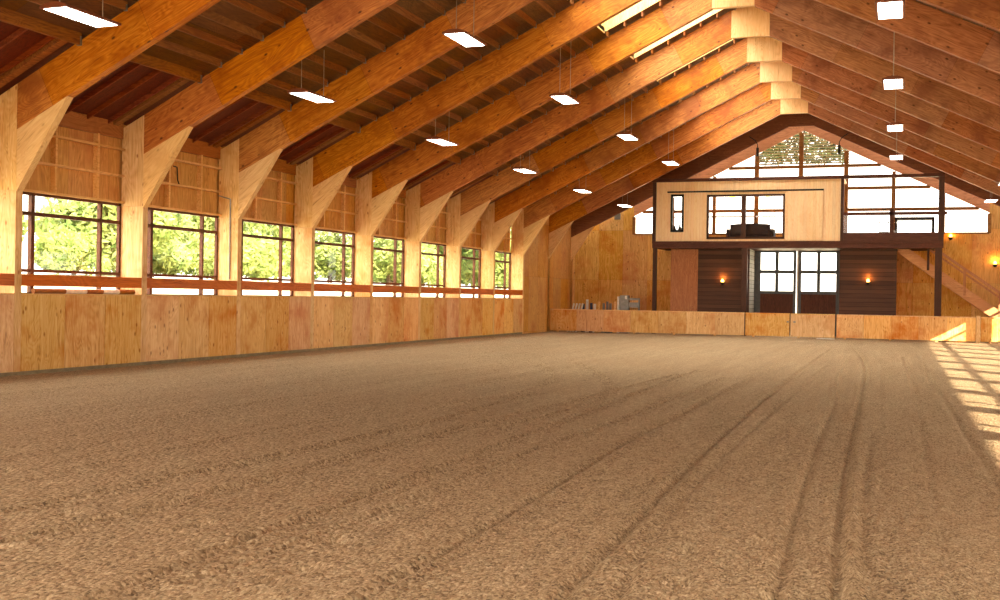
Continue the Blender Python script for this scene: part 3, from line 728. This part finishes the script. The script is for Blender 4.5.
# conduits
o = MB().tube((-11.3, fy(2) - .02, 3.86), (-11.3, fy(2) - .02, 1.86), .016).tube((-11.3, fy(2) - .02, 3.86), (-11.63, fy(2) - .02, 3.95), .016).build('conduit', M['steel']); tag(o, 'thin grey conduit running down the third column of the left wall', 'conduit', None, 'thing')
pts_ = [(-11.55, 20.6, 4.25), (-11.5, 20.75, 4.32), (-11.5, 20.95, 4.25), (-11.52, 21.0, 3.9), (-11.55, 21.05, 3.75)]
mb = MB()
pts = [(-11.655, 21.74, 4.48), (-11.655, 21.87, 4.47), (-11.655, 21.9, 4.17), (-11.655, 21.97, 4.06)]
for p, q in zip(pts[:-1], pts[1:]): mb.tube(p, q, .014)
o = mb.build('black_cable', M['black']); tag(o, 'short bent black cable on the plywood above the second left window', 'cable', None, 'thing')

# ------------------------------------------------------------------ hanging panel lights
def fixture(x, y, z):
    r = root('panel_light', (x, y, z), '', 'ceiling light', 'hanging panel lights', 'thing')
    w, l = .225, .61
    MB().prism([(-w - .03 + x, z + .0), (w + .03 + x, z + .0), (w + .03 + x, z + .035), (x + .1, z + .085), (x - .1, z + .085), (x - w - .03, z + .035)], y - l - .03, y + l + .03).build('housing', M['house'], r)
    MB().box(x - w + .015, x + w - .015, y - l + .02, y + l - .02, z - .006, z - .001).build('diffuser', M['lamp'], r)
    for s in (-1, 1): MB().tube((x, y + s*(l - .12), z + .07), (x, y + s*(l - .12), zd(abs(x)) - .02), .008, n=6).build('cable', M['cable'], r)
    return r
rows = [(-7.88, 5.88, 'far left'), (-4.27, 6.92, 'centre left'), (4.15, 6.92, 'centre right'), (7.88, 5.88, 'far right')]
for x, z, nm in rows:
    ys = [14.25 + 7.32 * j - .02 for j in range(-2, 6)]
    for j, y in enumerate(ys):
        if y < 5: lab = 'hanging panel light of the %s row, out of view, %s from the camera end' % (nm, ORD[j])
        else: lab = 'hanging panel light of the %s row, %s counted from the gable end' % (nm, ORD[7 - j])
        if nm.startswith('centre') and j == 7: continue
        if (nm == 'centre left') and False: continue
        f = fixture(x, y, z); f['label'] = lab

# ------------------------------------------------------------------ outside
gm = MB()
gm.poly([(-400, -300, -.15), (400, -300, -.15), (400, 500, -.15), (-400, 500, -.15)])
o = gm.build('ground', M['gravel']); tag(o, 'pale gravel ground around the arena building', 'ground', None, 'structure')
mb = MB(); prof = [(-20, -.16), (-24, .5), (-29, 2.0), (-32, 2.25), (-120, 3.0)]
for (a, za), (b, zb) in zip(prof[:-1], prof[1:]): mb.poly([(a, -40, za), (a, 260, za), (b, 260, zb), (b, -40, zb)])
o = mb.build('ground_bank', M['gravel']); tag(o, 'pale sunlit bank rising outside the left windows', 'bank', None, 'structure')
def leaves(n, rx, ry, rz, seed, size=.22):
    rnd = random.Random(seed); v = []; f = []
    blobs = []
    for _ in range(14):
        while True:
            p = Vector((rnd.uniform(-1, 1), rnd.uniform(-1, 1), rnd.uniform(-1, 1)))
            if p.length < 1: break
        blobs.append((p * .75, rnd.uniform(.28, .5)))
    for i in range(n):
        b, r = blobs[rnd.randrange(14)]
        d = Vector((rnd.gauss(0, 1), rnd.gauss(0, 1), rnd.gauss(0, 1))).normalized() * r * rnd.uniform(.7, 1.05)
        p = b + d; c = Vector((p.x * rx, p.y * ry, p.z * rz))
        u = Vector((rnd.gauss(0, 1), rnd.gauss(0, 1), rnd.gauss(0, 1))).normalized(); w = u.orthogonal().normalized()
        s = size * rnd.uniform(.6, 1.3); k = len(v)
        v += [tuple(c - u*s), tuple(c + w*s*.45), tuple(c + u*s), tuple(c - w*s*.45)]; f.append((k, k+1, k+2, k+3))
    me = bpy.data.meshes.new('foliage'); me.from_pydata(v, [], f); return me
CR = [leaves(7000, 3.2, 3.6, 3.4, 3), leaves(7000, 3.6, 3.4, 2.8, 4), leaves(5000, 2.6, 4.0, 2.0, 5)]
for i, me in enumerate(CR): me.materials.append(M['leaf2'] if i == 0 else M['leaf1'])
rnd = random.Random(5)
kinds = ['tall dark green tree', 'broad yellow green tree', 'low yellow green bush']
spots = []
for y in np.arange(24, 118, 6.2): spots.append((-33 + rnd.uniform(-2, 2), y + rnd.uniform(-1, 1), rnd.choice((0, 1, 1, 2)), rnd.uniform(.8, 1.15)))
for y in np.arange(22, 140, 9.0): spots.append((-42 + rnd.uniform(-2, 2), y + rnd.uniform(-2, 2), rnd.choice((0, 1)), rnd.uniform(1.0, 1.35)))
spots = [q for q in spots if not any(a < (q[1] if q[0] > -37.5 else q[1] - (q[1] - 22) * .22 - 2) < b for a, b in ((35.5, 44.5), (64.6, 68.2)))] + [(-33, 44.8, 1, 1.1), (-31.5, 41.2, 2, .62)]
for i, (x, y, kd, sc) in enumerate(spots):
    gz = 2.3
    r = root('bush' if kd == 2 else 'tree', (x, y, gz), '%s outside, %s in the %s row beyond the left windows' % (kinds[kd], (ORD + ['nineteenth', 'twentieth'])[i % 20], 'front' if x > -37.5 else 'rear'), 'bush' if kd == 2 else 'tree', 'trees outside the left windows', 'thing')
    c = bpy.data.objects.new('foliage', CR[kd]); COL.objects.link(c); c.parent = r
    c.location = (0, 0, (3.4, 2.7, 1.4)[kd] * sc); c.scale = (sc, sc, sc); c.rotation_euler = (0, 0, rnd.uniform(0, 6.28))
    tk = MB().tube((x, y, gz - .3), (x + .1, y, gz + (3.2, 2.6, 1.0)[kd] * sc), .22 * sc, .1 * sc); 
    tk.build('trunk', M['bark'], r)
rg = random.Random(12); v = []; f = []
for i in range(5200):
    c = Vector((rg.uniform(-2.15, 2.15), rg.uniform(-.9, .9), rg.uniform(8.5, 11.6)))
    if rg.random() < .5 * (noise.noise(c * 1.1) + .5): continue
    u = Vector((rg.gauss(0, 1), rg.gauss(0, 1), rg.gauss(0, 1))).normalized(); w_ = u.orthogonal().normalized(); q = .13 * rg.uniform(.6, 1.3); k = len(v)
    v += [tuple(c - u*q), tuple(c + w_*q*.5), tuple(c + u*q), tuple(c - w_*q*.5)]; f.append((k, k+1, k+2, k+3))
gt = bpy.data.meshes.new('foliage'); gt.from_pydata(v, [], f); gt.materials.append(leafmat('dark_green_leaves', '16220A', '3C4C1C'))
r = root('tree', (-.4, 57.5, 0), 'clipped dark green tree behind the louvred gable glass at the far end', 'tree', None, 'thing')
c = bpy.data.objects.new('foliage', gt); COL.objects.link(c); c.parent = r
MB().tube((-.53, 57.5, -.2), (-.5, 57.5, 10), .055, .03).build('trunk', M['bark'], r)

# ------------------------------------------------------------------ sun, sky, camera
sun = bpy.data.lights.new('sun', 'SUN'); sun.energy = 13.0; sun.angle = .009; sun.color = (1, .86, .64)
so = bpy.data.objects.new('sun', sun); COL.objects.link(so)
d = Vector((-1, 1.0, -.55)); so.rotation_euler = d.to_track_quat('-Z', 'Y').to_euler(); so.location = (60, -40, 40)
w = bpy.data.worlds.new('sky'); SC.world = w; w.use_nodes = True
bg = w.node_tree.nodes['Background']; wt = w.node_tree
tcw = wt.nodes.new('ShaderNodeTexCoord'); sw = wt.nodes.new('ShaderNodeSeparateXYZ'); wt.links.new(tcw.outputs['Generated'], sw.inputs[0])
mr = wt.nodes.new('ShaderNodeMapRange'); mr.inputs['From Min'].default_value = .15; mr.inputs['From Max'].default_value = .75; mr.inputs['To Min'].default_value = 2.4; mr.inputs['To Max'].default_value = 9.0
wt.links.new(sw.outputs[2], mr.inputs['Value']); wt.links.new(mr.outputs[0], bg.inputs[1])
bg.inputs[0].default_value = (1, .93, .80, 1)
cd = bpy.data.cameras.new('camera'); cam = bpy.data.objects.new('camera', cd); COL.objects.link(cam); SC.camera = cam
cd.sensor_fit = 'HORIZONTAL'; cd.sensor_width = 36; cd.lens = 1106.0 / 1000 * 36; cd.clip_end = 1000
ya, pi_, ro = math.radians(19.993), math.radians(-.207), math.radians(.905)
R = Matrix.Rotation(ya, 3, 'Z') @ Matrix.Rotation(math.pi / 2 + pi_, 3, 'X') @ Matrix.Rotation(ro, 3, 'Z')
cam.matrix_world = Matrix.Translation((4.446, 0, 1.557)) @ R.to_4x4()
vs = SC.view_settings; vs.view_transform = 'Standard'; vs.look = 'None'; vs.gamma = 1; vs.use_curve_mapping = False; vs.exposure = .88
SC.display_settings.display_device = 'sRGB'
cy = SC.cycles
cy.use_denoising = True; cy.max_bounces = 8; cy.diffuse_bounces = 5; cy.transparent_max_bounces = 16; cy.sample_clamp_indirect = 8
